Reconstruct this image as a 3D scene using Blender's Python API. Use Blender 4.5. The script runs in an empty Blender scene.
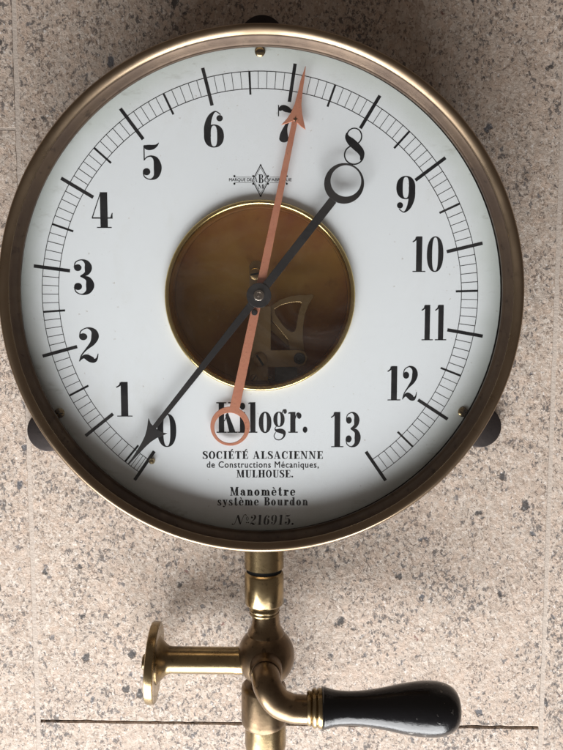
import bpy, math, random
from math import sin, cos, pi, radians, atan2, hypot, sqrt
from mathutils import Vector, Matrix

random.seed(7)
S = bpy.context.scene
COL = S.collection
MM = 0.001
Z0 = 38.0            # the dial face lies 38 mm above the paving; builders below use millimetres, z = 0 on the dial

# ------------------------------------------------------------------ camera
PITCH = radians(6.07)
CAM = (10.76, 3.25, 402.3)
F = 800.0            # focal length in photograph pixels (750 px tall)
cam_d = bpy.data.cameras.new('camera')
cam = bpy.data.objects.new('camera', cam_d)
COL.objects.link(cam)
cam.location = (CAM[0]*MM, CAM[1]*MM, (CAM[2]+Z0)*MM)
cam.rotation_euler = (-PITCH, 0, 0)
cam_d.sensor_fit = 'VERTICAL'
cam_d.sensor_height = 36.0
cam_d.lens = 36.0*F/750.0
cam_d.clip_start = 0.01
cam_d.clip_end = 50
S.camera = cam

# ------------------------------------------------------------------ light
w = bpy.data.worlds.new('World')
S.world = w
w.use_nodes = True
wn = w.node_tree.nodes
bg = wn['Background']
bg.inputs[0].default_value = (0.95, 0.78, 0.67, 1)
bg.inputs[1].default_value = 0.13

def area(name, az, el, dist, sx, sy, power, color):
    """a daylight opening low beyond the bottom of the picture; az is measured from -Y towards -X"""
    d = bpy.data.lights.new(name, 'AREA')
    d.shape = 'RECTANGLE'
    d.size, d.size_y = sx, sy
    d.energy = power
    d.color = color
    o = bpy.data.objects.new(name, d)
    COL.objects.link(o)
    v = Vector((-sin(az)*cos(el), -cos(az)*cos(el), sin(el)))
    o.location = v*dist + Vector((0, -0.03, 0.03))
    o.rotation_euler = v.to_track_quat('Z', 'Y').to_euler()
    return o
area('daylight', radians(10), radians(22.5), 1.2, 1.58, 0.92, 57.0, (0.985, 0.99, 1.0))

S.view_settings.view_transform = 'Standard'
S.view_settings.look = 'None'
S.view_settings.exposure = 0.0
S.view_settings.gamma = 1.0
try:
    S.cycles.max_bounces = 10
    S.cycles.transparent_max_bounces = 12
except Exception:
    pass

# ------------------------------------------------------------------ helpers
def U(u, v, z):
    """millimetre point at height z that the photograph shows at pixel (u, v)"""
    dx, dy, dz = (u-281.5)/F, (375-v)/F, -1.0
    c, s = cos(PITCH), sin(PITCH)
    y = c*dy + s*dz
    zz = -s*dy + c*dz
    t = (z-CAM[2])/zz
    return Vector((CAM[0]+t*dx, CAM[1]+t*y, z))

class MB:
    def __init__(self):
        self.v = []; self.f = []; self.mi = []; self.cur = 0
    def add(self, vs, fs):
        n = len(self.v)
        self.v += [tuple(p) for p in vs]
        self.f += [tuple(i+n for i in f) for f in fs]
        self.mi += [self.cur]*len(fs)
    def build(self, name, mat, parent=None, smooth=True, angle=35, bevel=0, seg=2):
        me = bpy.data.meshes.new(name)
        me.from_pydata([(x*MM, y*MM, (z+Z0)*MM) for x, y, z in self.v], [], self.f)
        for p_, i_ in zip(me.polygons, self.mi): p_.material_index = i_
        import bmesh
        bm = bmesh.new(); bm.from_mesh(me)
        bmesh.ops.remove_doubles(bm, verts=bm.verts, dist=1e-7)
        bmesh.ops.recalc_face_normals(bm, faces=bm.faces)
        if bevel:
            es = [e for e in bm.edges if len(e.link_faces) == 2 and e.calc_face_angle(0) > radians(30)]
            bmesh.ops.bevel(bm, geom=es, offset=bevel*MM, segments=seg, affect='EDGES', profile=0.5, clamp_overlap=True)
        for f in bm.faces: f.smooth = smooth
        if smooth:
            for e in bm.edges:
                if len(e.link_faces) == 2 and e.calc_face_angle(0) > radians(angle): e.smooth = False
        bm.to_mesh(me); bm.free()
        o = bpy.data.objects.new(name, me)
        COL.objects.link(o)
        if mat: me.materials.append(mat)
        if parent: o.parent = parent
        return o
    # ---- solids
    def lathe(self, prof, c=(0, 0, 0), axis=(0, 0, 1), n=64, closed=False):
        """prof: list of (radius, height along the axis)"""
        a = Vector(axis).normalized()
        q = Vector((0, 0, 1)).rotation_difference(a)
        c = Vector(c)
        vs, fs = [], []
        m = len(prof)
        for i in range(n):
            t = 2*pi*i/n
            for r, h in prof:
                vs.append(c + q @ Vector((r*cos(t), r*sin(t), h)))
        for i in range(n):
            j = (i+1) % n
            for k in range(m if closed else m-1):
                l = (k+1) % m
                fs.append((i*m+k, j*m+k, j*m+l, i*m+l))
        self.add(vs, fs)
    def tube(self, path, radii, n=28, cap=True):
        P = [Vector(p) for p in path]
        vs, fs = [], []
        prev = None
        for i, p in enumerate(P):
            d = (P[min(i+1, len(P)-1)] - P[max(i-1, 0)]).normalized()
            if prev is None:
                x = d.orthogonal().normalized()
            else:
                x = (prev - d*prev.dot(d)).normalized()
            prev = x
            y = d.cross(x)
            for k in range(n):
                t = 2*pi*k/n
                vs.append(p + (x*cos(t)+y*sin(t))*radii[i])
        for i in range(len(P)-1):
            for k in range(n):
                l = (k+1) % n
                fs.append((i*n+k, i*n+l, (i+1)*n+l, (i+1)*n+k))
        if cap:
            fs.append(tuple(range(n)))
            fs.append(tuple((len(P)-1)*n+k for k in range(n)))
        self.add(vs, fs)
    def prism(self, pts, z0, z1):
        n = len(pts)
        vs = [(p[0], p[1], z0) for p in pts] + [(p[0], p[1], z1) for p in pts]
        fs = [tuple(range(n)), tuple(range(n, 2*n))]
        for i in range(n):
            j = (i+1) % n
            fs.append((i, j, n+j, n+i))
        self.add(vs, fs)
    def ring_prism(self, outer, inner, z0, z1):
        """outer and inner outlines with the same number of points"""
        n = len(outer)
        vs = [(p[0], p[1], z) for z in (z0, z1) for L in (outer, inner) for p in L]
        fs = []
        for i in range(n):
            j = (i+1) % n
            o0, i0, o1, i1 = 0, n, 2*n, 3*n
            fs += [(o0+i, o0+j, i0+j, i0+i), (o1+i, o1+j, i1+j, i1+i), (o0+i, o0+j, o1+j, o1+i), (i0+i, i0+j, i1+j, i1+i)]
        self.add(vs, fs)
    def box(self, x0, y0, z0, x1, y1, z1):
        self.prism([(x0, y0), (x1, y0), (x1, y1), (x0, y1)], z0, z1)

def catmull(pts, k=10):
    out = []
    n = len(pts)
    for i in range(n-1):
        p0, p1, p2, p3 = pts[max(i-1, 0)], pts[i], pts[i+1], pts[min(i+2, n-1)]
        for s in range(k):
            t = s/k
            out.append(tuple(0.5*((2*b)+(-a+c)*t+(2*a-5*b+4*c-d)*t*t+(-a+3*b-3*c+d)*t**3) for a, b, c, d in zip(p0, p1, p2, p3)))
    out.append(tuple(pts[-1]))
    return out

# ------------------------------------------------------------------ materials
class NT:
    def __init__(self, name):
        self.m = bpy.data.materials.new(name)
        self.m.use_nodes = True
        self.t = self.m.node_tree
        self.n = self.t.nodes
        self.b = self.n['Principled BSDF']
        self.out = self.n['Material Output']
        self.co = self.n.new('ShaderNodeTexCoord').outputs['Object']
    def L(self, a, b): self.t.links.new(a, b)
    def set(self, **k):
        for a, v in k.items():
            self.b.inputs[a.replace('_', ' ')].default_value = v
    def mapping(self, scale=(1, 1, 1), rot=(0, 0, 0), loc=(0, 0, 0)):
        m = self.n.new('ShaderNodeMapping')
        self.L(self.co, m.inputs[0])
        m.inputs['Scale'].default_value = scale
        m.inputs['Rotation'].default_value = rot
        m.inputs['Location'].default_value = loc
        return m.outputs[0]
    def noise(self, scale, detail=4, rough=0.5, co=None, dist=0):
        x = self.n.new('ShaderNodeTexNoise')
        x.inputs['Scale'].default_value = scale
        x.inputs['Detail'].default_value = detail
        x.inputs['Roughness'].default_value = rough
        x.inputs['Distortion'].default_value = dist
        self.L(co or self.co, x.inputs['Vector'])
        return x.outputs[0]
    def noisec(self, scale, co=None):
        x = self.n.new('ShaderNodeTexNoise')
        x.inputs['Scale'].default_value = scale
        self.L(co or self.co, x.inputs['Vector'])
        return x.outputs[1]
    def voro(self, scale, co=None, feature='F1', out='Distance', rnd=1.0):
        x = self.n.new('ShaderNodeTexVoronoi')
        x.feature = feature
        x.inputs['Scale'].default_value = scale
        x.inputs['Randomness'].default_value = rnd
        self.L(co or self.co, x.inputs['Vector'])
        return x.outputs[out]
    def ramp(self, fac, stops, interp='LINEAR'):
        r = self.n.new('ShaderNodeValToRGB')
        r.color_ramp.interpolation = interp
        e = r.color_ramp.elements
        while len(e) < len(stops): e.new(0.5)
        for i, (p, c) in enumerate(stops):
            e[i].position = p
            e[i].color = (c, c, c, 1) if not isinstance(c, tuple) else (*c, 1)
        self.L(fac, r.inputs[0])
        return r.outputs[0]
    def mix(self, fac, a, b, mode='MIX'):
        m = self.n.new('ShaderNodeMix')
        m.data_type = 'RGBA'
        m.blend_type = mode
        for s, v in ((m.inputs[0], fac), (m.inputs[6], a), (m.inputs[7], b)):
            if isinstance(v, (int, float)): s.default_value = v
            elif isinstance(v, tuple): s.default_value = (*v, 1)
            else: self.L(v, s)
        return m.outputs[2]
    def math(self, op, a, b=0.0):
        m = self.n.new('ShaderNodeMath')
        m.operation = op
        for s, v in ((m.inputs[0], a), (m.inputs[1], b)):
            if isinstance(v, (int, float)): s.default_value = v
            else: self.L(v, s)
        return m.outputs[0]
    def addv(self, a, b, k):
        s = self.n.new('ShaderNodeVectorMath'); s.operation = 'SCALE'
        self.L(b, s.inputs[0]); s.inputs['Scale'].default_value = k
        d = self.n.new('ShaderNodeVectorMath'); d.operation = 'ADD'
        self.L(a, d.inputs[0]); self.L(s.outputs[0], d.inputs[1])
        return d.outputs[0]
    def bump(self, h, strength=0.3, dist=0.0005):
        b = self.n.new('ShaderNodeBump')
        b.inputs['Strength'].default_value = strength
        b.inputs['Distance'].default_value = dist
        self.L(h, b.inputs['Height'])
        self.L(b.outputs[0], self.b.inputs['Normal'])
    def color(self, c): self.L(c, self.b.inputs['Base Color'])
    def rough(self, r): self.L(r, self.b.inputs['Roughness'])

def metal(name, light, dark, r0=0.22, r1=0.45, scale=60, bump=0.08, metallic=1.0, spots=0.6):
    k = NT(name)
    k.set(Metallic=metallic)
    n1 = k.noise(scale, 6, 0.6)
    n2 = k.noise(scale*5, 4, 0.6)
    c = k.mix(k.ramp(n1, [(0.38, 0.0), (0.66, 1.0)]), light, dark)
    c = k.mix(k.ramp(n2, [(0.60, 0.0), (0.70, spots)]), c, tuple(x*0.45 for x in dark))
    k.color(c)
    k.rough(k.ramp(n1, [(0.3, r0), (0.7, r1)]))
    k.bump(n2, bump, 0.0003)
    return k.m

BRASS = metal('aged_brass', (0.40, 0.305, 0.165), (0.19, 0.14, 0.08), 0.18, 0.36, 55, 0.22)
DARKBR = metal('browned_brass', (0.25, 0.182, 0.11), (0.12, 0.083, 0.052), 0.24, 0.42, 50, 0.28)
BEZEL = metal('brown_patinated_brass', (0.31, 0.235, 0.16), (0.20, 0.145, 0.095), 0.22, 0.44, 26, 0.10, spots=0.25)
RIM = metal('polished_brass', (0.72, 0.56, 0.25), (0.60, 0.44, 0.18), 0.14, 0.25, 60, 0.04, spots=0.2)
PLATE = metal('tarnished_brass_plate', (0.38, 0.23, 0.07), (0.25, 0.095, 0.038), 0.30, 0.46, 18, 0.06, metallic=0.6, spots=0.3)
MOVE = metal('dull_movement_brass', (0.29, 0.20, 0.10), (0.22, 0.145, 0.075), 0.35, 0.5, 60, 0.05, spots=0.2)
IRON = metal('dark_iron', (0.036, 0.028, 0.026), (0.02, 0.016, 0.015), 0.45, 0.6, 90, 0.2, metallic=0.7)
STEEL = metal('blued_steel', (0.030, 0.028, 0.029), (0.018, 0.018, 0.021), 0.38, 0.5, 70, 0.06, metallic=0.35, spots=0.1)
COPPER = metal('copper_paint', (0.68, 0.29, 0.185), (0.55, 0.215, 0.135), 0.36, 0.58, 140, 0.25, metallic=0.45, spots=0.5)

def simple(name, c, rough=0.5, metallic=0.0, coat=0.0):
    k = NT(name); k.set(Metallic=metallic, Coat_Weight=coat)
    n = k.noise(300, 3)
    k.color(k.mix(n, tuple(x*0.85 for x in c), tuple(min(1, x*1.12) for x in c)))
    k.rough(k.ramp(n, [(0.3, rough*0.85), (0.7, min(1, rough*1.15))]))
    return k.m
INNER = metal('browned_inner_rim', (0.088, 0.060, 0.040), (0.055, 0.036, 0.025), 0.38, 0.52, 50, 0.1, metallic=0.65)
INK = simple('black_ink', (0.009, 0.010, 0.013), 0.55)
INK.node_tree.nodes['Principled BSDF'].inputs['Specular IOR Level'].default_value = 0.12
RUBBER = simple('black_gasket', (0.004, 0.004, 0.004), 0.8)
RUBBER.node_tree.nodes['Principled BSDF'].inputs['Specular IOR Level'].default_value = 0.08
NICKEL = metal('worn_nickel', (0.50, 0.45, 0.40), (0.36, 0.31, 0.27), 0.2, 0.3, 80, 0.05)

def enamel():
    k = NT('white_enamel')
    k.set(Roughness=0.38)
    # grey green tarnish round the rim of the plate, fine specks elsewhere
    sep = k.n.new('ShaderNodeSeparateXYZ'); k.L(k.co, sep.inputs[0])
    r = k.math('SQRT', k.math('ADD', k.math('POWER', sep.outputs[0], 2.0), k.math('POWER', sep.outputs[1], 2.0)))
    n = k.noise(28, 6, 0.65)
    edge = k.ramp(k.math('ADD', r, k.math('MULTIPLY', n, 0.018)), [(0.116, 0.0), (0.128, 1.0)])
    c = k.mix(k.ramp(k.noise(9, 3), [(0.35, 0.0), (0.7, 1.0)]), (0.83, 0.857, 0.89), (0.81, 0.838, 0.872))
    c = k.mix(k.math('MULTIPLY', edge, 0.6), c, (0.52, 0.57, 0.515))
    # rubbed streaks near the rim
    st = k.ramp(k.noise(60, 6, 0.7, k.mapping((1, 2.5, 1), (0, 0, 0.8))), [(0.58, 0.0), (0.72, 1.0)])
    c = k.mix(k.math('MULTIPLY', k.math('MULTIPLY', st, edge), 0.6), c, (0.33, 0.33, 0.28))
    c = k.mix(k.ramp(k.noise(34, 7, 0.75, k.mapping((1, 0.5, 1), (0, 0, 0.5))), [(0.55, 0.0), (0.75, 0.35)]), c, (0.70, 0.70, 0.66))
    sp = k.ramp(k.noise(500, 3), [(0.70, 0.0), (0.74, 0.55)])
    c = k.mix(sp, c, (0.45, 0.40, 0.36))
    k.color(c)
    k.bump(k.noise(60, 2), 0.03, 0.0003)
    return k.m
ENAMEL = enamel()

def glass():
    k = NT('clear_glass')
    t = k.n.new('ShaderNodeBsdfTransparent'); t.inputs[0].default_value = (0.985, 0.99, 0.985, 1)
    g = k.n.new('ShaderNodeBsdfGlossy'); g.inputs['Roughness'].default_value = 0.03
    d = k.n.new('ShaderNodeBsdfDiffuse'); d.inputs[0].default_value = (0.7, 0.66, 0.62, 1)
    lw = k.n.new('ShaderNodeLayerWeight')
    fres = k.math('ADD', k.math('MULTIPLY', k.math('POWER', lw.outputs['Facing'], 5.0), 0.9), 0.035)
    m1 = k.n.new('ShaderNodeMixShader')
    k.L(fres, m1.inputs[0]); k.L(t.outputs[0], m1.inputs[1]); k.L(g.outputs[0], m1.inputs[2])
    # fine dust specks; grease haze whose pale smears are painted in for reflections
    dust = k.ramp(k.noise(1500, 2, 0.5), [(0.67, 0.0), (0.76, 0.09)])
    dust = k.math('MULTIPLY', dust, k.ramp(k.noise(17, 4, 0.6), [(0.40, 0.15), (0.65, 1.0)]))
    film_sheen = k.ramp(k.noise(20, 7, 0.72, None, 1.2), [(0.45, 0.002), (0.62, 0.012), (0.78, 0.045)])
    f = k.math('ADD', dust, film_sheen)
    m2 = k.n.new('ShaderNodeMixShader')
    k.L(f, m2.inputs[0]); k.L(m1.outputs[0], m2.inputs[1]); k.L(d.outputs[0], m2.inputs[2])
    k.L(m2.outputs[0], k.out.inputs['Surface'])
    return k.m
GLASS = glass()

def lacquer():
    k = NT('black_lacquer')
    n = k.noise(45, 6, 0.65)
    chips = k.ramp(k.noise(230, 4, 0.6), [(0.62, 0.0), (0.65, 1.0)])
    wear = k.math('MULTIPLY', chips, k.ramp(n, [(0.51, 0.0), (0.60, 1.0)]))
    k.color(k.mix(wear, (0.008, 0.008, 0.009), (0.30, 0.28, 0.26)))
    k.rough(k.ramp(n, [(0.3, 0.09), (0.75, 0.24)]))
    k.set(Specular_IOR_Level=0.42)
    k.bump(k.math('ADD', k.noise(170, 6, 0.65), k.math('MULTIPLY', wear, -0.5)), 0.42, 0.0007)
    return k.m
LACQ = lacquer()

def granite():
    k = NT('granite')
    co = k.mapping((1, 0.75, 1), (0, 0, 0.06))
    wob = k.addv(co, k.noisec(420, co), 0.0035)
    wob2 = k.addv(co, k.noisec(120, co), 0.008)
    # fine grains of feldspar and quartz
    sepg = k.n.new('ShaderNodeSeparateColor'); k.L(k.voro(620, wob, 'F1', 'Color'), sepg.inputs[0])
    fine = k.mix(0.5, sepg.outputs[0], k.noise(900, 4, 0.7, co))
    base = k.ramp(fine, [(0.16, (0.27, 0.20, 0.155)), (0.34, (0.47, 0.375, 0.30)), (0.58, (0.56, 0.475, 0.40)), (0.80, (0.70, 0.63, 0.555))])
    med = k.noise(150, 4, 0.65, wob2)
    base = k.mix(k.ramp(med, [(0.46, 0.0), (0.64, 0.5)]), base, (0.46, 0.405, 0.35))
    base = k.mix(k.ramp(k.noise(210, 4, 0.6, wob2), [(0.50, 0.0), (0.66, 0.6)]), base, (0.60, 0.46, 0.36))
    base = k.mix(k.ramp(k.noise(16, 4, 0.6, co), [(0.40, 0.0), (0.7, 0.45)]), base, (0.55, 0.43, 0.345))
    # grey mica flecks, small and clustered
    clus = k.noise(30, 5, 0.65, wob2)
    fl = k.ramp(k.math('ADD', k.noise(430, 5, 0.7, wob), k.math('MULTIPLY', clus, 0.42)), [(0.765, 0.0), (0.82, 0.9)])
    base = k.mix(fl, base, (0.12, 0.105, 0.098))
    fl2 = k.ramp(k.math('ADD', k.noise(620, 4, 0.65, wob), k.math('MULTIPLY', k.noise(70, 3, 0.6, co), 0.35)), [(0.757, 0.0), (0.805, 0.85)])
    base = k.mix(fl2, base, (0.17, 0.13, 0.105))
    # larger dark crystals with frayed outlines
    def crystals(scale, share, r0, r1, seed, cols, amt):
        cc = k.addv(k.mapping((1, 0.8, 1), (0, 0, 0.3), (seed, seed*0.7, 0)), k.noisec(300, co), 0.006)
        sb = k.n.new('ShaderNodeSeparateColor'); k.L(k.voro(scale, cc, 'F1', 'Color'), sb.inputs[0])
        d = k.math('ADD', k.voro(scale, cc, 'F1', 'Distance'), k.math('MULTIPLY', k.noise(900, 4, 0.7, co), 0.30))
        sz = k.math('ADD', k.math('MULTIPLY', sb.outputs[1], r1-r0), r0+0.15)
        m = k.math('MULTIPLY', k.ramp(k.math('SUBTRACT', sz, d), [(0.0, 0.0), (0.12, 1.0)]), k.math('GREATER_THAN', sb.outputs[0], 1-share))
        return k.math('MULTIPLY', m, amt), k.ramp(sb.outputs[2], cols, 'CONSTANT')
    m1, c1 = crystals(120, 0.25, 0.06, 0.34, 0.31, [(0.0, (0.045, 0.042, 0.043)), (0.4, (0.085, 0.09, 0.105)), (0.62, (0.13, 0.075, 0.055)), (0.80, (0.13, 0.04, 0.034))], 0.9)
    base = k.mix(m1, base, c1)
    m2, c2 = crystals(230, 0.28, 0.06, 0.36, 1.37, [(0.0, (0.07, 0.065, 0.065)), (0.6, (0.13, 0.125, 0.13)), (0.9, (0.17, 0.07, 0.055))], 0.8)
    base = k.mix(m2, base, c2)
    # pale specks
    base = k.mix(k.ramp(k.noise(560, 3, 0.5, co), [(0.62, 0.0), (0.70, 0.75)]), base, (0.76, 0.72, 0.68))
    k.color(k.mix(1.0, base, (0.975, 0.962, 0.952), 'MULTIPLY'))
    k.rough(k.ramp(med, [(0.3, 0.55), (0.7, 0.8)]))
    h = k.math('ADD', k.noise(420, 7, 0.75, co), k.math('MULTIPLY', m1, -0.5))
    h = k.math('ADD', h, k.math('MULTIPLY', k.noise(110, 5, 0.65, wob2), 1.4))
    k.bump(h, 0.7, 0.0011)
    return k.m
GRANITE = granite()

def mortar():
    k = NT('mortar')
    n = k.noise(500, 5, 0.7)
    k.color(k.mix(n, (0.40, 0.335, 0.28), (0.60, 0.52, 0.45)))
    k.set(Roughness=0.9)
    k.bump(n, 0.6, 0.0008)
    return k.m
MORTAR = mortar()

# ------------------------------------------------------------------ the paving
FZ = -Z0                                   # paving level in dial millimetres
xl, xr = -130.6, 161.6                     # the two upright joints
yb = -245.3                                # the open joint below the gauge
yl = U(8, 129, FZ).y                       # the bedded joint in the left-hand row
fl = MB()
def slab(x0, x1, y0, y1, sk=0.0):
    r = 0.45                               # eased arris
    z1 = FZ; zb = FZ-30
    nx = max(1, int((x1-x0)/4.5)); ny = max(1, int((y1-y0)/4.5))
    # wavering edges so the joints do not look ruled
    def edge(a, b, n): return [a+(b-a)*i/n for i in range(n+1)]
    P = []
    for x in edge(x0, x1, nx)[:-1]: P.append((x, y0, 0, 1))
    for y in edge(y0, y1, ny)[:-1]: P.append((x1, y, -1, 0))
    for x in edge(x1, x0, nx)[:-1]: P.append((x, y1, 0, -1))
    for y in edge(y1, y0, ny)[:-1]: P.append((x0, y, 1, 0))
    n = len(P)
    out, top, bot = [], [], []
    for (x, y, ix, iy) in P:
        j = random.choice((0.08, 0.15, 0.15, 0.4))*random.uniform(-1, 1)
        yy = y + sk*(x-x0)/(x1-x0)
        out.append((x+ix*j, yy+iy*j, z1-r)); bot.append((x, yy, zb))
        cx = r if x == x0 else (-r if x == x1 else ix*r)
        cy = r if y == y0 else (-r if y == y1 else iy*r)
        top.append((x+ix*j+cx, yy+iy*j+cy, z1))
    fs = [tuple(range(2*n, 3*n))]
    for i in range(n):
        k = (i+1) % n
        fs += [(i, k, n+k, n+i), (n+i, n+k, 2*n+k, 2*n+i)]
    fl.add(bot+out+top, fs)
W = 290.0
vg = 2.1                                   # width of the mortared upright joints
gap = 1.25
for c, (a, b) in enumerate(((xl-2*W, xl-W), (xl-W, xl), (xl, xr), (xr, xr+W), (xr+W, xr+2*W))):
    ys = {0: (-620, -120, 380, 700), 1: (-820, -330, yl, 620), 2: (-740, yb, 240, 720), 3: (-690, -420, 330, 740), 4: (-620, -100, 420, 700)}[c]
    for y0, y1 in zip(ys[:-1], ys[1:]):
        sk = -4.2 if c == 2 else 0.0
        slab(a+vg/2, b-vg/2, y0+gap/2, y1-gap/2, sk)
flo = fl.build('floor', GRANITE, None, smooth=False)
flo['kind'] = 'structure'
mo = MB()
# joint filling: flush in the upright joints, in the side rows' cross joints, and far down in the open joint
for x in (xl-W, xl, xr, xr+W):
    mo.box(x-vg/2-0.4, -820, FZ-20, x+vg/2+0.4, 760, FZ-0.25)
mo.box(xl-W+1.3, yl-1.4, FZ-20, xl-1.3, yl+1.4, FZ-0.22)
mo.box(xl-2*W, -830, FZ-33, xr+2*W, 765, FZ-29)
m_o = mo.build('mortar', MORTAR, None, smooth=False)
m_o['kind'] = 'structure'

# ------------------------------------------------------------------ the gauge
G = bpy.data.objects.new('pressure_gauge', None)
COL.objects.link(G)
G.empty_display_size = 0.05
G['label'] = 'round brass pressure gauge with white dial and stopcock, lying on granite paving'
G['category'] = 'pressure gauge'
CX = 1.0                                   # bezel and case sit a millimetre right of the scale's centre

# case
b = MB()
b.lathe([(0.01, -36.5), (112, -36.5), (114, -35), (114, -8), (122, -6), (122, 2), (121.0, 2), (121.0, -1.2), (47.2, -1.2), (47.2, -34), (0.01, -34)], (CX, 0, 0), n=128)
case = b.build('case', IRON, G)
for ang in (90, 212.0, -30.9):
    b = MB()
    a = radians(ang)
    d = Vector((cos(a), sin(a))); p = Vector((-sin(a), cos(a)))
    R, RC = 11.6, (134.6 if ang == 90 else 139.7)
    pts = []
    for q in ((104, 17), (116, 15.5)):
        pts.append(d*q[0]+p*-q[1])
    for i in range(25):
        t = -pi/2 + pi*i/24
        pts.append(d*(RC+R*cos(t))+p*(R*sin(t)))
    for q in ((116, 15.5), (104, 17)):
        pts.append(d*q[0]+p*q[1])
    b.prism([(q.x+CX*0.5, q.y) for q in pts], -37.9, -32.5)
    b.build('mounting_lug', IRON, G, bevel=0.8)

# bezel
prof = [(121.5, -8), (125.6, -8), (126.3, -7), (126.4, 6), (126.9, 9.5), (127.15, 12.5), (127.0, 14.3), (126.6, 15.4), (126.0, 16.05), (125.3, 16.3), (124.4, 16.2), (123.4, 15.75), (122.4, 15.05), (121.9, 14.6),
        (121.75, 14.2), (121.7, 8.3), (121.5, -8)]
b = MB(); b.lathe(prof, (CX, 0, 0), n=192, closed=True)
BZ = b.build('bezel', BEZEL, G, angle=50)
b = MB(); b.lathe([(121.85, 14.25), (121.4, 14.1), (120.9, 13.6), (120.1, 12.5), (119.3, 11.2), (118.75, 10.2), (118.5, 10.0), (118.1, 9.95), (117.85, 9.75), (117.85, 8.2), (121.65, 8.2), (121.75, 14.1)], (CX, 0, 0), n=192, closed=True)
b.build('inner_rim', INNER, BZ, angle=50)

# glass
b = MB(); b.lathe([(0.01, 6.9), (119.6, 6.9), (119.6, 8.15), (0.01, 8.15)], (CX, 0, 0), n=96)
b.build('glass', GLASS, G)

# dial
b = MB()
b.lathe([(46.6, 0), (120.3, 0), (120.3, -1.1), (46.6, -1.1)], (0, 0, 0), n=160, closed=True)
DIAL = b.build('dial', ENAMEL, G)
# raised brass ring round the opening, its tube and the movement plate behind
b = MB()
b.lathe([(47.4, 0.02), (47.5, 2.0), (47.2, 2.7), (46.6, 3.1), (45.9, 3.1), (45.3, 2.7), (44.9, 1.9), (44.6, 0.5), (44.6, -6), (46.4, -6), (46.4, 0.02)], n=128, closed=True)
b.build('dial_ring', RIM, G)
b = MB()
b.lathe([(46.0, -6.1), (46.0, -27), (46.9, -27), (46.9, -6.1)], n=96, closed=True)
MV = b.build('movement_housing', PLATE, G)
b = MB(); b.lathe([(0.01, -27), (45.9, -27), (45.9, -28.5), (0.01, -28.5)], n=96)
MP = b.build('movement_plate', PLATE, G)

def poly(px, z): return [(U(x, y, z).x, U(x, y, z).y) for x, y in px]
def screw(name, px, z, r, mat, parent, slot=0.6, h=1.2):
    c = U(px[0], px[1], z)
    b = MB()
    b.lathe([(0.01, 0), (r, 0), (r, h*0.55), (r*0.86, h*0.85), (r*0.5, h), (0.01, h*1.04)], c, n=28)
    b.cur = 1
    dx, dy = cos(slot), sin(slot)
    L_, w_ = r*0.86, r*0.15
    b.prism([(c.x+dx*L_-dy*w_, c.y+dy*L_+dx*w_), (c.x-dx*L_-dy*w_, c.y-dy*L_+dx*w_), (c.x-dx*L_+dy*w_, c.y-dy*L_-dx*w_), (c.x+dx*L_+dy*w_, c.y+dy*L_-dx*w_)], c.z+h*0.6, c.z+h*1.07)
    o = b.build(name, mat, parent)
    o.data.materials.append(RUBBER)
    return o

# movement: bridge, toothed sector and screws
zm = -9.0
b = MB()
b.prism(poly([(254, 306), (271, 306), (271, 350), (300, 350), (305, 352), (308, 358), (305, 365), (300, 367), (268, 367.5), (268, 381), (249, 381), (250, 350)], zm), zm-3, zm)
b.prism(poly([(249, 266), (252, 261), (258, 260), (263, 263), (265, 300), (250, 300)], zm-0.4), zm-3.4, zm-0.4)
b.build('bridge', MOVE, MP, smooth=False, bevel=0.3)
b = MB(); b.prism(poly([(275, 367), (297, 367), (297, 382), (275, 382)], -18), -27, -18); b.build('stop_block', STEEL, MP, smooth=False, bevel=0.4)
b = MB(); b.prism(poly([(262, 322), (268, 318), (293, 341), (288, 347)], -15.5), -17, -15.5); b.build('link', MOVE, MP, smooth=False, bevel=0.3)
zs = -12.6
outer = [(270, 306), (280, 299.5), (290, 296), (300, 294.6), (306, 295), (312, 293.5), (314, 296), (309, 304), (305.5, 313), (303.5, 325), (303, 338), (304.5, 350), (303, 360), (296, 360), (290, 352), (288, 340), (280, 330), (272, 321)]
inner = [(274.5, 309), (281, 305.2), (289, 303), (296, 302), (300, 302.2), (301.2, 303), (301.2, 305), (299.5, 309), (298, 315), (297, 322), (296, 328), (294.5, 331), (292, 332), (289.5, 331), (287, 329), (284, 326), (279.5, 320), (275.5, 314)]
b = MB(); b.ring_prism(poly(outer, zs), poly(inner, zs), zs-2, zs)
b.build('sector', MOVE, MP, smooth=False, bevel=0.25)
for nm, px, z, r, sl in (('screw', (255.5, 274), zm-0.4, 3.0, 0.2), ('screw', (260, 360), zm, 3.6, -1.0), ('screw', (254, 378), zm, 1.9, 0.9), ('screw', (270, 379), -21, 1.7, 0.3)):
    screw(nm, px, z, r, MOVE, MP, sl)
c = U(299.5, 358.5, zm)
b = MB(); b.lathe([(1.2, 0), (3.0, 0), (3.0, 0.5), (2.5, 0.9), (1.6, 0.9), (1.2, 0.3)], c, n=28, closed=True)
b.lathe([(0.01, -0.4), (1.3, -0.4), (1.3, 0.5), (0.01, 0.8)], c, n=20)
b.build('pivot', STEEL, MP)

# dial screws
for px, mat in (((260, 51.5), BRASS), ((59.5, 413), BRASS), ((463, 412), BRASS)):
    c = U(px[0], px[1], 0.2)
    b = MB(); b.lathe([(0.01, 0), (2.55, 0), (2.55, 0.5), (2.1, 1.0), (1.2, 1.3), (0.01, 1.38)], (c.x, c.y, 0.02), n=28)
    b.cur = 1; b.box(c.x-1.9, c.y-.22, 0.9, c.x+1.9, c.y+.22, 1.36)
    b.build('dial_screw', mat, DIAL).data.materials.append(RUBBER)
c = U(152, 461, 1)
b = MB(); b.lathe([(0.01, 0), (1.5, 0), (1.5, 2.0), (1.1, 2.6), (0.01, 2.8)], (c.x, c.y, 0.02), n=24)
b.build('stop_pin', BRASS, DIAL)

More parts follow.
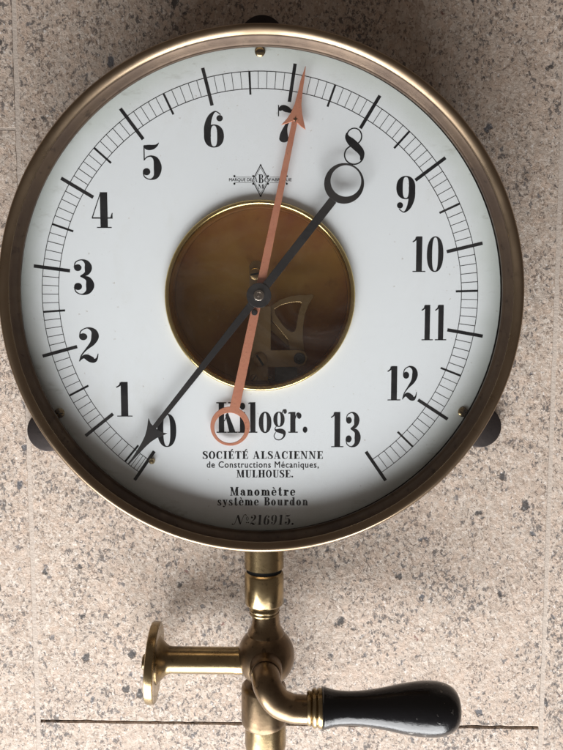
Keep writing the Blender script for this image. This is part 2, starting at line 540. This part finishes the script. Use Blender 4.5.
# ------------------------------------------------------------------ printing on the dial
class Ink:
    """flat printed shapes, in glyph units, gathered as strips"""
    def __init__(self):
        self.shapes = []           # list of (points, faces)
    def poly(self, pts): self.shapes.append(([tuple(p) for p in pts], [tuple(range(len(pts)))]))
    def rect(self, x0, y0, x1, y1): self.poly([(x0, y0), (x1, y0), (x1, y1), (x0, y1)])
    def disc(self, x, y, r, ry=None):
        ry = ry or r
        self.poly([(x+r*cos(2*pi*i/28), y+ry*sin(2*pi*i/28)) for i in range(28)])
    def stroke(self, pts, ws, k=9):
        P = catmull([(p[0], p[1], wd) for p, wd in zip(pts, ws)], k)
        vs, fs = [], []
        for i, (x, y, wd) in enumerate(P):
            a = P[max(i-1, 0)]; c = P[min(i+1, len(P)-1)]
            dx, dy = c[0]-a[0], c[1]-a[1]
            l = hypot(dx, dy) or 1
            nx, ny = -dy/l*max(wd, 0.004)/2, dx/l*max(wd, 0.004)/2
            vs += [(x+nx, y+ny), (x-nx, y-ny)]
        for i in range(len(P)-1): fs.append((2*i, 2*i+1, 2*i+3, 2*i+2))
        self.shapes.append((vs, fs))
    def ring(self, x, y, rx, ry, ix, iy, ox=0, oy=0, ex=2.0, exi=None, n=56):
        exi = exi or ex
        def se(t, a, b, e):
            c, s = cos(t), sin(t)
            return (a*abs(c)**(2/e)*(1 if c >= 0 else -1), b*abs(s)**(2/e)*(1 if s >= 0 else -1))
        vs, fs = [], []
        for i in range(n):
            t = 2*pi*i/n
            p = se(t, rx, ry, ex); q = se(t, ix, iy, exi)
            vs += [(x+p[0], y+p[1]), (x+ox+q[0], y+oy+q[1])]
        for i in range(n):
            j = (i+1) % n
            fs.append((2*i, 2*i+1, 2*j+1, 2*j))
        self.shapes.append((vs, fs))
    def put(self, other, fx):
        for vs, fs in other.shapes: self.shapes.append(([fx(*p) for p in vs], fs))
    def bounds(self):
        xs = [p[0] for v, f in self.shapes for p in v]; ys = [p[1] for v, f in self.shapes for p in v]
        return min(xs), min(ys), max(xs), max(ys)
    def build(self, name, parent=DIAL, mat=INK, z=0.05):
        b = MB()
        for i, (vs, fs) in enumerate(self.shapes):
            zz = z + 0.003*(i % 9)
            b.add([(x, y, zz) for x, y in vs], fs)
        o = b.build(name, mat, parent, smooth=False)
        return o

def glyph(ch):
    g = Ink()
    T = 0.2; t = 0.035; xh = 0.68
    def stem(x, wd=T, y0=0, y1=1, s0=0.09, s1=0.09, th=t):
        g.rect(x, y0, x+wd, y1)
        if s0: g.rect(x-s0, y0, x+wd+s0, y0+th)
        if s1: g.rect(x-s1, y1-th, x+wd+s1, y1)
    if ch == '0':
        g.ring(.27, .5, .27, .5, .098, .472, ex=2.25, exi=2.6); return g, .56
    if ch == '1':
        g.rect(.15, 0, .345, 1); g.rect(.04, 0, .46, .026)
        g.stroke([(.16, .975), (.12, .90), (.03, .845)], [.07, .045, .03]); return g, .50
    if ch == '2':
        g.disc(.135, .735, .10)
        g.stroke([(.045, .745), (.085, .90), (.24, .985), (.385, .91), (.425, .75), (.36, .56), (.20, .37), (.08, .20), (.03, .03)], [.025, .03, .035, .125, .185, .13, .05, .03, .028])
        g.stroke([(.035, .05), (.11, .145), (.20, .155), (.31, .085), (.39, .055), (.455, .11), (.49, .25)], [.02, .08, .15, .17, .12, .05, .018]); return g, .54
    if ch == '3':
        g.disc(.14, .765, .095)
        g.stroke([(.05, .77), (.09, .92), (.24, .985), (.365, .91), (.405, .765), (.36, .61), (.20, .525)], [.025, .03, .032, .12, .185, .12, .028])
        g.stroke([(.20, .525), (.385, .45), (.44, .27), (.385, .09), (.23, .014), (.085, .08), (.04, .22)], [.028, .13, .21, .13, .032, .03, .025])
        g.disc(.135, .235, .10); return g, .56
    if ch == '4':
        g.rect(.225, .02, .42, 1); g.rect(.13, 0, .52, .026)
        g.poly([(.235, 1.0), (.235, .93), (.025, .285), (0, .285), (0, .30)])
        g.rect(0, .262, .53, .297); g.poly([(.49, .297), (.53, .42), (.55, .42), (.55, .262), (.53, .262)]); return g, .57
    if ch == '5':
        g.rect(.065, .54, .095, .95)
        g.stroke([(.07, .94), (.17, .90), (.30, .905), (.41, .955), (.47, 1.03)], [.05, .14, .13, .06, .012])
        g.stroke([(.08, .545), (.15, .63), (.27, .655), (.385, .56), (.43, .34), (.385, .11), (.24, .015), (.09, .075), (.045, .20)], [.02, .03, .045, .14, .21, .14, .032, .03, .022])
        g.disc(.135, .225, .098); return g, .55
    if ch in '69':
        h = Ink()
        h.ring(.27, .315, .265, .315, .085, .285, ex=2.2, exi=2.8)
        h.stroke([(.10, .30), (.10, .58), (.175, .84), (.31, .983), (.45, .90)], [.18, .175, .12, .032, .028])
        h.disc(.425, .80, .085)
        if ch == '6': return h, .57
        g.put(h, lambda x, y: (.54-x, 1-y)); return g, .57
    if ch == '7':
        g.rect(.015, .70, .042, 1.0)
        g.stroke([(.04, .86), (.13, .925), (.24, .885), (.34, .84), (.42, .88), (.49, .985)], [.06, .15, .16, .09, .05, .018])
        g.stroke([(.495, .99), (.44, .82), (.30, .60), (.205, .40), (.165, .22), (.165, .10)], [.02, .03, .045, .10, .19, .24])
        g.disc(.165, .105, .12, .105); return g, .55
    if ch == '8':
        g.ring(.275, .77, .205, .23, .17, .20, ex=2)
        g.ring(.275, .27, .26, .27, .225, .235, ex=2)
        g.stroke([(.085, .86), (.10, .745), (.19, .63), (.32, .50), (.435, .37), (.475, .25), (.44, .13)], [.03, .12, .20, .205, .175, .12, .03]); return g, .57
    if ch == '.':
        g.disc(.11, .10, .10); return g, .24
    if ch == ',':
        g.disc(.1, .09, .085); g.stroke([(.17, .08), (.15, -.06), (.05, -.16)], [.04, .04, .02]); return g, .24
    if ch == ' ': return g, .36
    if ch == 'S':
        g.stroke([(.50, .70), (.44, .90), (.29, .975), (.13, .90), (.105, .74), (.22, .59), (.40, .45), (.49, .27), (.43, .09), (.27, .022), (.11, .09), (.045, .30)], [.03, .035, .05, .12, .16, .19, .19, .16, .12, .05, .035, .03])
        g.rect(.48, .70, .515, .99); g.rect(.03, .01, .065, .30); return g, .62
    if ch == 'O':
        g.ring(.35, .5, .35, .51, .165, .465); return g, .77
    if ch == 'C':
        g.stroke([(.59, .66), (.51, .90), (.36, .975), (.16, .85), (.10, .5), (.16, .15), (.36, .025), (.53, .09), (.61, .30)], [.03, .035, .05, .15, .2, .15, .05, .035, .03])
        g.rect(.575, .66, .61, .99); return g, .72
    if ch == 'I': stem(.1); return g, .46
    if ch in 'EÉ':
        stem(.1); g.rect(.1, .965, .60, 1); g.rect(.1, 0, .62, .035); g.rect(.3, .49, .47, .525)
        g.poly([(.54, 1), (.60, 1), (.60, .70)]); g.poly([(.55, 0), (.62, 0), (.62, .32)]); g.rect(.445, .38, .475, .64)
        if ch == 'É': g.poly([(.28, 1.06), (.34, 1.04), (.54, 1.27), (.42, 1.30)])
        return g, .70
    if ch == 'T':
        stem(.24, s1=0); g.rect(.02, .965, .66, 1); g.poly([(.02, 1), (.08, 1), (.02, .68)]); g.poly([(.60, 1), (.66, 1), (.66, .68)]); return g, .72
    if ch == 'A':
        g.poly([(.30, 1), (.34, 1), (.115, 0), (.08, 0)]); g.poly([(.29, 1), (.42, 1), (.70, 0), (.49, 0)])
        g.rect(.17, .30, .56, .335); g.rect(0, 0, .22, .035); g.rect(.40, 0, .78, .035); return g, .82
    if ch == 'L':
        stem(.1); g.rect(.1, 0, .60, .035); g.poly([(.53, 0), (.60, 0), (.60, .36)]); return g, .67
    if ch == 'N':
        g.rect(.11, 0, .15, 1); g.poly([(.06, 1), (.27, 1), (.66, 0), (.60, 0), (.56, .02)]); g.rect(.62, 0, .66, 1)
        g.rect(0, 0, .26, .035); g.rect(.53, .965, .78, 1); g.rect(.0, .965, .2, 1); return g, .84
    if ch == 'M':
        g.rect(.11, 0, .15, 1); g.poly([(.05, 1), (.27, 1), (.49, .05), (.44, 0)]); g.poly([(.67, 1), (.71, 1), (.47, 0), (.44, 0)]); g.rect(.66, 0, .86, 1)
        g.rect(0, 0, .26, .035); g.rect(.58, 0, .94, .035); g.rect(.0, .965, .2, 1); g.rect(.66, .965, .94, 1); return g, 1.0
    if ch == 'U':
        g.rect(.1, .25, .3, 1); g.rect(.01, .965, .39, 1); g.rect(.60, .25, .64, 1); g.rect(.50, .965, .74, 1)
        g.stroke([(.2, .27), (.23, .10), (.38, .02), (.55, .08), (.62, .27)], [.2, .17, .05, .04, .04]); return g, .78
    if ch == 'H':
        stem(.1); stem(.55); g.rect(.28, .485, .57, .52); return g, .89
    if ch == 'K':
        g.rect(.1, 0, .33, 1); g.rect(0, 0, .43, .035); g.rect(0, .965, .43, 1)
        g.poly([(.32, .38), (.36, .38), (.68, .965), (.62, .965)]); g.poly([(.38, .58), (.48, .68), (.82, 0), (.55, 0)])
        g.rect(.5, .965, .82, 1); g.rect(.46, 0, .90, .035); return g, .90
    if ch == 'B':
        g.rect(.1, 0, .3, 1); g.rect(0, 0, .36, .035); g.rect(0, .965, .36, 1)
        g.stroke([(.3, .98), (.46, .96), (.55, .77), (.46, .55), (.3, .515)], [.035, .08, .19, .08, .035])
        g.stroke([(.3, .515), (.49, .48), (.60, .27), (.49, .05), (.3, .018)], [.035, .09, .2, .09, .035]); return g, .74
    # ------- lower case
    if ch == 'i':
        g.rect(.08, 0, .30, xh); g.rect(0, 0, .38, t); g.poly([(.08, xh), (0, xh-.02), (0, xh-.06), (.08, xh-.05)]); g.disc(.19, .87, .115); return g, .42
    if ch == 'l':
        g.rect(.08, 0, .30, 1.0); g.rect(0, 0, .38, t); g.poly([(.08, 1), (0, .98), (0, .94), (.08, .95)]); return g, .42
    if ch == 'o':
        g.ring(.27, xh/2, .27, xh/2+.01, .075, xh/2-.03, ex=2.1, exi=2.4); return g, .60
    if ch == 'g':
        g.ring(.24, .44, .24, .25, .07, .22, ex=2.1, exi=2.3)
        g.stroke([(.36, .62), (.42, .74), (.50, .74)], [.03, .035, .05]); g.disc(.50, .70, .075)
        g.stroke([(.14, .22), (.07, .14), (.13, .075), (.30, .06), (.45, .01), (.45, -.12), (.30, -.225), (.12, -.215), (.03, -.11), (.10, .02)], [.02, .04, .09, .15, .15, .07, .035, .03, .035, .03]); return g, .62
    if ch == 'r':
        g.rect(.08, 0, .30, xh); g.rect(0, 0, .40, t); g.poly([(.08, xh), (0, xh-.02), (0, xh-.06), (.08, xh-.05)])
        g.stroke([(.29, .46), (.36, .62), (.46, .64)], [.03, .045, .06]); g.disc(.46, .555, .095); return g, .58
    if ch == 'a':
        g.stroke([(.06, .50), (.12, .64), (.26, .66), (.38, .56), (.40, .40), (.40, .12)], [.03, .035, .06, .15, .18, .18]); g.disc(.13, .50, .085)
        g.stroke([(.32, .40), (.17, .36), (.09, .2), (.16, .05), (.30, .06), (.33, .16)], [.03, .07, .16, .07, .035, .03])
        g.stroke([(.40, .14), (.44, .03), (.54, .05)], [.16, .09, .03]); return g, .58
    if ch in 'nmu':
        wd = .18
        if ch == 'u':
            g.rect(.08, .14, .08+wd, xh); g.rect(.40, 0, .40+wd, xh); g.rect(0, xh-t, .2, xh); g.rect(.32, xh-t, .5, xh); g.rect(.5, 0, .66, t)
            g.stroke([(.17, .16), (.2, .05), (.29, .03), (.41, .14)], [.18, .1, .05, .03]); return g, .68
        g.rect(.08, 0, .08+wd, xh); g.rect(0, 0, .34, t); g.rect(0, xh-t, .2, xh)
        for i in range(2 if ch == 'm' else 1):
            x = .08+.32*i
            g.stroke([(x+wd-.01, .50), (x+wd+.07, .64), (x+wd+.17, .63), (x+.41, .48)], [.03, .05, .08, .18])
            g.rect(x+.32, 0, x+.32+wd, .50); g.rect(x+.25, 0, x+.57, t)
        return g, (1.0 if ch == 'm' else .68)
    if ch in 'eè':
        g.stroke([(.46, .36), (.44, .56), (.29, .665), (.13, .56), (.09, .34), (.14, .1), (.29, .015), (.42, .07), (.48, .2)], [.13, .13, .05, .12, .18, .13, .045, .035, .03])
        g.rect(.12, .335, .52, .37)
        if ch == 'è': g.poly([(.12, .97), (.24, .99), (.36, .80), (.31, .78)])
        return g, .57
    if ch == 't':
        g.rect(.12, .12, .30, .92); g.poly([(.12, .92), (.30, .92), (.30, .99)]); g.rect(0, xh-t, .42, xh)
        g.stroke([(.21, .14), (.25, .03), (.36, .02), (.43, .14)], [.18, .1, .045, .03]); return g, .48
    if ch == 's':
        g.stroke([(.38, .48), (.33, .62), (.22, .66), (.10, .58), (.13, .44), (.30, .29), (.38, .17), (.31, .04), (.19, .015), (.08, .07), (.04, .2)], [.03, .04, .05, .11, .14, .15, .13, .09, .045, .04, .03])
        g.rect(.365, .46, .395, .67); g.rect(.025, 0, .055, .21); return g, .48
    if ch == 'y':
        g.poly([(.05, xh), (.24, xh), (.38, .12), (.30, 0)]); g.poly([(.48, xh), (.52, xh), (.32, 0), (.29, .02)])
        g.stroke([(.32, .06), (.26, -.1), (.16, -.19), (.08, -.15)], [.04, .04, .05, .06]); g.disc(.09, -.12, .065)
        g.rect(0, xh-t, .31, xh); g.rect(.41, xh-t, .6, xh); return g, .62
    if ch == 'd':
        g.ring(.24, .335, .24, .345, .075, .31, ex=2.1); g.rect(.36, 0, .54, 1); g.rect(.28, 1-t, .5, 1); g.rect(.5, 0, .62, t); return g, .66
    raise KeyError(ch)

def word(txt, track=0.0, bold=0.0):
    g = Ink(); x = 0
    for ch in txt:
        q, adv = glyph(ch)
        g.put(q, lambda a, b, x=x: (a+x, b))
        if bold:
            g.put(q, lambda a, b, x=x: (a+x+bold, b)); g.put(q, lambda a, b, x=x: (a+x+bold/2, b+bold*0.6))
        x += adv + track
    return g
def place(g, box, name, parent=DIAL, ref=None, skew=0.0, bold=0.0):
    """fit a word into the pixel box (x0, top, x1, baseline) that it fills on the dial"""
    x0, y0, x1, y1 = box
    a = U(x0, y1, 0); c = U(x1, y0, 0)
    bx0, by0, bx1, by1 = ref or g.bounds()
    h = Ink()
    def fx(x, y):
        X = a.x + (x-bx0)/(bx1-bx0)*(c.x-a.x); Y = a.y + (y-by0)/(by1-by0)*(c.y-a.y)
        return (X+skew*(Y-a.y), Y)
    h.put(g, fx)
    return h.build(name, parent)

NUM = {0: (157.5, 413.6, 176, 447), 1: (116.6, 382, 131.8, 416.6), 2: (79, 327.3, 98.6, 362.8), 3: (74, 259.3, 93.6, 295), 4: (92, 192.3, 112, 228), 5: (142.8, 142.6, 161.3, 180),
       6: (204, 111, 223.7, 147.6), 7: (278, 105, 297.5, 142.5), 8: (343.8, 127.7, 364.8, 165), 9: (396, 176, 415.6, 212.7), 10: (412, 236.5, 443.8, 272), 11: (421, 305, 447, 340.3), 12: (387, 366, 418, 400.8), 13: (330.6, 412, 361, 447.3)}
for n, bx in NUM.items():
    place(word(str(n), 0.0 if n > 9 else 0), bx, 'numeral')

def cap_box(g, txt):     # bounds that ignore accents and descenders, so the box is cap height
    b = g.bounds(); return (b[0], 0, b[2], 1)
for txt, tr, bx in (('Kilogr.', 0.02, (216.5, 402.3, 307.5, 432.8)), ('SOCIÉTÉ ALSACIENNE', .06, (202.7, 451.4, 322.8, 458.9)), ('MULHOUSE.', .05, (236.5, 470.2, 293.2, 477.4)),
                    ('Manomètre', .16, (230, 487.3, 295.2, 495.6)), ('système Bourdon', .14, (217.6, 497.4, 308, 505.4))):
    g = word(txt, tr, .05 if bx[1] > 480 else (.03 if bx[1] > 440 else 0))
    place(g, bx, 'lettering', ref=cap_box(g, txt))
g = word('216915.', .10)
place(g, (250.0, 514.8, 293.5, 524.8), 'lettering', ref=cap_box(g, ''), skew=0.10)
g = Ink()      # the script numero sign
g.stroke([(-.05, .10), (.05, .0), (.16, .12), (.30, .55), (.42, .95)], [.10, .05, .04, .05, .06])
g.stroke([(.42, .98), (.50, .55), (.60, .04)], [.10, .17, .08])
g.stroke([(.60, .04), (.74, .50), (.88, .92), (1.0, 1.02), (1.08, .92)], [.05, .04, .05, .06, .09])
g.ring(1.15, .62, .10, .20, .05, .16); g.disc(1.09, .22, .055); g.disc(1.23, .22, .055)
place(g, (231.5, 514.2, 249.0, 525), 'lettering')

def sans(txt, box, name='lettering', parent=DIAL, bold=0.04, spacing=1.0):
    cu = bpy.data.curves.new('text', 'FONT')
    cu.body = txt; cu.size = 1.0; cu.space_character = spacing; cu.resolution_u = 3
    o = bpy.data.objects.new('text', cu); COL.objects.link(o)
    dg = bpy.context.evaluated_depsgraph_get()
    me = bpy.data.meshes.new_from_object(o.evaluated_get(dg))
    g = Ink()
    vs = [(v.co.x, v.co.y) for v in me.vertices]
    g.shapes.append((vs, [tuple(p.vertices) for p in me.polygons]))
    if bold:
        for q in (bold, bold/2): g.shapes.append(([(x+q, y+(bold*0.4 if q < bold else 0)) for x, y in vs], list(g.shapes[0][1])))
    bpy.data.objects.remove(o); bpy.data.curves.remove(cu); bpy.data.meshes.remove(me)
    return place(g, box, name, parent)
sans('de Constructions Mécaniques,', (206.7, 461.3, 318.8, 469.8), spacing=1.12)

# trade mark: a lozenge of letters between two short ribbons of capitals
em = Ink()
def px_line(pts, wd):
    P = [U(x, y, 0) for x, y in pts]
    em.stroke([(p.x, p.y) for p in P], [wd]*len(P), 1)
cx, cy = 260.6, 180.6
for k, wd in ((1.0, .42), (.84, .16)):
    hw, hh = 8.2*k, 15.6*k
    for sgx, sgy in ((1, 1), (1, -1), (-1, 1), (-1, -1)):
        px_line([(cx, cy-sgy*hh), (cx+sgx*hw, cy)], wd)
em.disc(U(cx, 195.8, 0).x, U(cx, 195.8, 0).y, .55); em.disc(U(cx, 165.2, 0).x, U(cx, 165.2, 0).y, .45)
for sg in (-1, 1):
    px_line([(cx+sg*9, 177.2), (cx+sg*26, 177.2)], .14); px_line([(cx+sg*9, 182.6), (cx+sg*26, 182.6)], .14)
    for y in (176.2, 183.8):
        p = U(cx+sg*26.2, y, 0); em.disc(p.x, p.y, .5)
        p = U(cx+sg*7.4, y, 0); em.disc(p.x, p.y, .5)
EM = em.build('emblem')
for ch, bx in (('B', (258.2, 174.4, 263.6, 183.2)), ('A', (254.2, 177.4, 257.6, 182.2)), ('C', (264.4, 177.4, 267.6, 182.2)), ('M', (258.0, 184.4, 264.0, 188.6))):
    place(word(ch), bx, 'lettering')
sans('MARQUE DE', (229.0, 178.2, 251.8, 181.8))
sans('FABRIQUE', (269.4, 178.2, 291.6, 181.8))

# scale
ANG = {0: -124.58, 0.5: -129.5, 1: -141.59, 1.5: -152.66, 2: -164.73, 2.5: -175.93, 3: -187.63, 3.5: -199.14, 4: -210.63, 4.5: -221.76, 5: -233.32, 5.5: -244.56, 6: -255.99, 6.5: -267.43, 7: -278.79, 7.5: -289.83,
       8: -301.09, 8.5: -312.39, 9: -323.42, 9.5: -335.22, 10: -346.62, 10.5: -358.54, 11: -370.08, 11.5: -381.5, 12: -393.12, 12.5: -404.47, 13: -415.67}
sc = Ink()
def radial(a, r0, r1, wd):
    a = radians(a); c, s = cos(a), sin(a)
    sc.poly([(r0*c-s*wd/2, r0*s+c*wd/2), (r0*c+s*wd/2, r0*s-c*wd/2), (r1*c+s*wd/2, r1*s-c*wd/2), (r1*c-s*wd/2, r1*s+c*wd/2)])
RO, RI = 109.0, 100.8
for r in (RO, RI):
    vs, fs = [], []
    N = 220
    for i in range(N+1):
        a = radians(ANG[0] + (ANG[13]-ANG[0])*i/N)
        vs += [((r+.17)*cos(a), (r+.17)*sin(a)), ((r-.17)*cos(a), (r-.17)*sin(a))]
    for i in range(N): fs.append((2*i, 2*i+1, 2*i+3, 2*i+2))
    sc.shapes.append((vs, fs))
ks = sorted(ANG)
for i, k in enumerate(ks):
    if k == int(k): radial(ANG[k], 95.6, 113.8, 1.65)
    else: radial(ANG[k], 98.0, RO+.1, 1.0)
    if i+1 < len(ks):
        for j in range(1, 5): radial(ANG[k]+(ANG[ks[i+1]]-ANG[k])*j/5, RI, RO, .27)
sc.build('scale')

# ------------------------------------------------------------------ the hands
def arrow_hand(pix, z0, z1, name, mat):
    b = MB()
    for pts in pix: b.prism(poly(pts, z1), z0, z1)
    return b
ZB, ZC = 5.6, 3.6
def circ(cx, cy, r, z, n=48):
    c = U(cx, cy, z); e = U(cx+r, cy, z); R_ = e.x-c.x
    return [(c.x+R_*cos(2*pi*i/n), c.y+R_*sin(2*pi*i/n)) for i in range(n)]
pv = Vector((258.9, 295.4))
def strip(p, q, w0, w1):
    p, q = Vector(p), Vector(q); d = (q-p).normalized(); n = Vector((-d.y, d.x))
    return [p+n*w0/2, q+n*w1/2, q-n*w1/2, p-n*w0/2]

# black hand
b = MB()
z = ZB
b.prism(poly(strip((pv.x-6, pv.y+7.5), (152.5, 429.5), 8.0, 4.6), z), z-0.9, z)
b.prism(poly([(148.2, 418.2), (150.6, 424), (154.0, 427.2), (157.5, 430.2), (161.5, 432.8), (167.2, 433.4), (161.8, 436.2), (156.5, 438.2), (150.5, 442.2), (145, 447.3), (139.5, 453.2), (128.6, 464.8), (128.0, 464.2), (137.0, 450.2), (141.5, 442.8), (144.8, 436), (146.8, 429), (147.7, 422.5)], z+0.02), z-0.92, z+0.02)
b.prism(poly(strip((pv.x+5, pv.y-7), (333, 200), 8.4, 8.6), z), z-0.9, z)
b.ring_prism(circ(344.2, 183.4, 20.0, z+.02), circ(346.0, 180.9, 15.4, z+.02), z-0.92, z+0.02)
b.prism(circ(pv.x, pv.y, 12.4, z+.3), z-1.0, z+.3)
HB = b.build('black_hand', STEEL, G, smooth=False, bevel=0.12, seg=1)
c = U(pv.x, pv.y, ZB+.3)
b = MB(); b.lathe([(0.01, 0), (2.6, 0), (2.6, 0.7), (2.2, 0.9), (1.5, 0.9), (1.4, 0.75), (0.9, 0.8), (0.75, 1.0), (0.01, 1.15)], c, n=32)
b.build('arbor', NICKEL, HB)
# maximum hand
b = MB()
z = ZC
b.prism(poly(strip((258.5, 296), (294.7, 121.5), 8.6, 5.4), z), z-0.9, z)
b.prism(poly([(305.4, 66), (305.9, 66.2), (304.6, 78), (302.6, 92), (301.4, 104), (302.2, 114), (304.2, 123), (305.6, 129.6), (301.5, 126.8), (297.8, 123.4), (294.6, 120.6), (291.2, 121.6), (287.0, 123.2), (281.2, 124.8), (286.6, 119.0), (291.0, 112.5), (294.6, 104), (297.6, 93), (300.6, 80)], z+.02), z-0.92, z+.02)
b.prism(poly(strip((259.5, 291), (234.4, 409), 8.4, 10.0), z), z-0.9, z)
b.ring_prism(circ(230.1, 426.3, 19.8, z+.02), circ(229.6, 428.0, 15.4, z+.02), z-0.92, z+0.02)
b.prism(circ(258.9, 295.2, 9.5, z+.05), z-1.0, z+.05)
HC = b.build('copper_hand', COPPER, G, smooth=False, bevel=0.12, seg=1)
c = U(254.5, 312.5, z)
b = MB(); b.lathe([(0.01, 0), (1.5, 0), (1.5, .8), (1.2, 1.2), (0.01, 1.3)], c, n=20); b.build('carrier_pin', STEEL, HC)
d = U(295.3, 119.3, z+.02)
b = MB(); b.prism([(d.x+1.1, d.y), (d.x+.35, d.y+.35), (d.x+.25, d.y+1.5), (d.x-.3, d.y+.35), (d.x-1.1, d.y+.1), (d.x-.3, d.y-.35), (d.x, d.y-1.5), (d.x+.35, d.y-.35)], z, z+.25)
b.build('rivet', BRASS, HC, smooth=False)
# spindle that carries both hands
b = MB(); b.lathe([(2.2, -12), (2.2, ZB-1.1), (0.01, ZB-1.1)], (U(pv.x, pv.y, 0).x, U(pv.x, pv.y, 0).y, 0), n=24)
b.build('spindle', STEEL, G)

# ------------------------------------------------------------------ stem and stopcock
ZS = -14.0
def P(u, v, z=ZS): return U(u, v, z)
k_ = 1/((P(300, 650)-P(200, 650)).x/100)         # pixels per millimetre at the stem
X0 = P(264.5, 600).x
Y = lambda v: P(264, v).y
def down(prof_px, name, mat, n=64, closed=False, parent=G, xc=264.2):
    """turned piece on the upright axis; profile of (radius px, pixel row)"""
    b = MB()
    b.lathe([(max(r, .01)/k_, Y(v)) for r, v in prof_px], (P(xc, 600).x, 0, ZS), (0, 1, 0), n, closed)
    return b
down([(0, 500), (19.4, 500), (19.4, 566.5), (18, 567.5), (0, 567.5)], '', None).build('stem', BRASS, G)
down([(0, 566.5), (17.6, 566.5), (17.2, 569.5), (17.6, 573.0), (0, 573.0)], '', None).build('gasket', RUBBER, G)
down([(0, 571), (17.4, 571), (19.0, 572.5), (19.4, 574), (19.4, 601.5), (18.6, 603.2), (16.4, 604.6), (14.6, 605.4), (14.6, 606.2), (15.2, 607.4), (15.2, 609), (14.6, 610.4), (14.2, 611), (14.9, 612), (14.6, 613.4), (13.2, 614), (0, 614)], '', None).build('union_collar', BRASS, G)
# ball body with the flared neck above and socket below
bx, by = 265.8, 655.5
prof = [(0, 611), (13.5, 611.4), (13.6, 617), (13.9, 622), (15.2, 627), (18.0, 631)]
for i in range(2, 17):
    a = radians(90 - i*180/18) 
    r = 28.6*cos(a); v = by - 28.6*sin(a)
    if v > 632: prof.append((r, v))
prof += [(0, 685)]
BODY = down(prof, '', None, xc=bx).build('stopcock_body', DARKBR, G)
# outlet nut and plain tube below
down([(0, 682), (19.6, 683), (21.8, 685), (22.6, 688), (22.7, 718), (22.2, 721.5), (20.6, 724), (0, 724.5)], '', None, xc=263.6).build('outlet_nut', DARKBR, BODY)
down([(0, 720), (20.6, 720), (20.8, 743), (20.0, 747.5), (18.2, 749.5), (14, 749.5), (13.4, 747), (13.4, 735), (0, 735)], '', None, xc=265.2).build('outlet_tube', BRASS, G)

# side branch with test flange
ax = P(236, 660.5)
def side(prof):    # (radius px, pixel column) along -X, tilted a little
    b = MB()
    a = Vector((-1, 0.012, 0.0))
    b.lathe([(max(r, .02)/k_, (ax.x - P(u, 660).x)) for r, u in prof], (ax.x, ax.y, ZS), a, 64)
    return b
side([(0, 250), (13.6, 250), (13.6, 236), (13.2, 234), (13.0, 172), (13.6, 169), (15.0, 166.5), (19.0, 162.5), (22.0, 159.8), (24, 159), (24, 158), (0, 158)]).build('side_branch', BRASS, G)
b = MB()
a = Vector((-1, 0.05, 0.0)).normalized()
fc = P(158.2, 662.5)
b.lathe([(0.02, 0), (38.2/k_, 0), (39.4/k_, 0.5), (39.6/k_, 1.2), (39.6/k_, 3.6), (39.2/k_, 4.4), (37.5/k_, 4.9), (36/k_, 4.7), (10/k_, 4.7), (9/k_, 4.7), (7.6/k_, 5.2), (7.5/k_, 7.9), (6.6/k_, 8.5), (0.02, 8.5)], (fc.x, fc.y, ZS), a, 96)
FL = b.build('flange', BRASS, G)

# plug, bent lever arm and turned black handle
zl = 14.0
C0 = P(266.3, 656.5)
b = MB()
b.lathe([(0.02, 0), (8.6, 0), (8.6, 19.0), (8.3, 20.2), (7.7, 21.0), (0.02, 21)], (C0.x, C0.y, ZS), (0, 0, 1), 40)
b.build('plug', DARKBR, BODY)
E1 = P(318, 709.5, zl)
pth = catmull([(C0.x, C0.y, 2), (C0.x+.2, C0.y-.8, 8.5), (C0.x+1.6, C0.y-4.2, 12.8), (C0.x+6.0, E1.y+4.6, zl+.5), (C0.x+12.2, E1.y+1.0, zl), (C0.x+18, E1.y+.1, zl), (E1.x+1, E1.y, zl)], 9)
b = MB()
rad = []
for i in range(len(pth)):
    t = i/(len(pth)-1)
    rad.append(7.6 - 0.5*t)
b.tube(pth, rad, 32)
ARM = b.build('lever_arm', DARKBR, BODY)
kz = 1/((U(400, 708, zl)-U(300, 708, zl)).x/100)
def hx(u): return U(u, 708, zl).x
Hy = U(390, 708.6, zl).y
hax = Vector((1, -0.006, 0)).normalized()
def turned(prof, name, mat, parent):
    b = MB()
    b.lathe([(max(r, .02)/kz, hx(u)-hx(308)) for r, u in prof], (hx(308), Hy+.3, zl), hax, 64)
    return b.build(name, mat, parent)
turned([(0, 307), (15.4, 307), (16.6, 308.5), (16.8, 310), (15.6, 311.2), (17.8, 312.2), (19.0, 314), (19.0, 315.5), (17.6, 317), (18.6, 318), (19.2, 319.5), (19.2, 321.5), (17, 322), (0, 322)], 'ferrule', BRASS, BODY)
hp = catmull([(0.0, 321.6), (19.8, 321.6), (20.3, 323.5), (19.2, 328), (17.4, 335), (16.4, 345), (16.5, 357), (17.7, 370), (20.2, 385), (23.2, 400), (25.6, 415), (26.6, 428), (25.8, 440), (22.6, 450), (16.5, 457), (8, 460), (3.4, 460.4)], 5)
hp = [(0, 321.6)] + hp[5:] + [(3.0, 459.2), (0, 459)]
turned(hp, 'handle', LACQ, BODY)
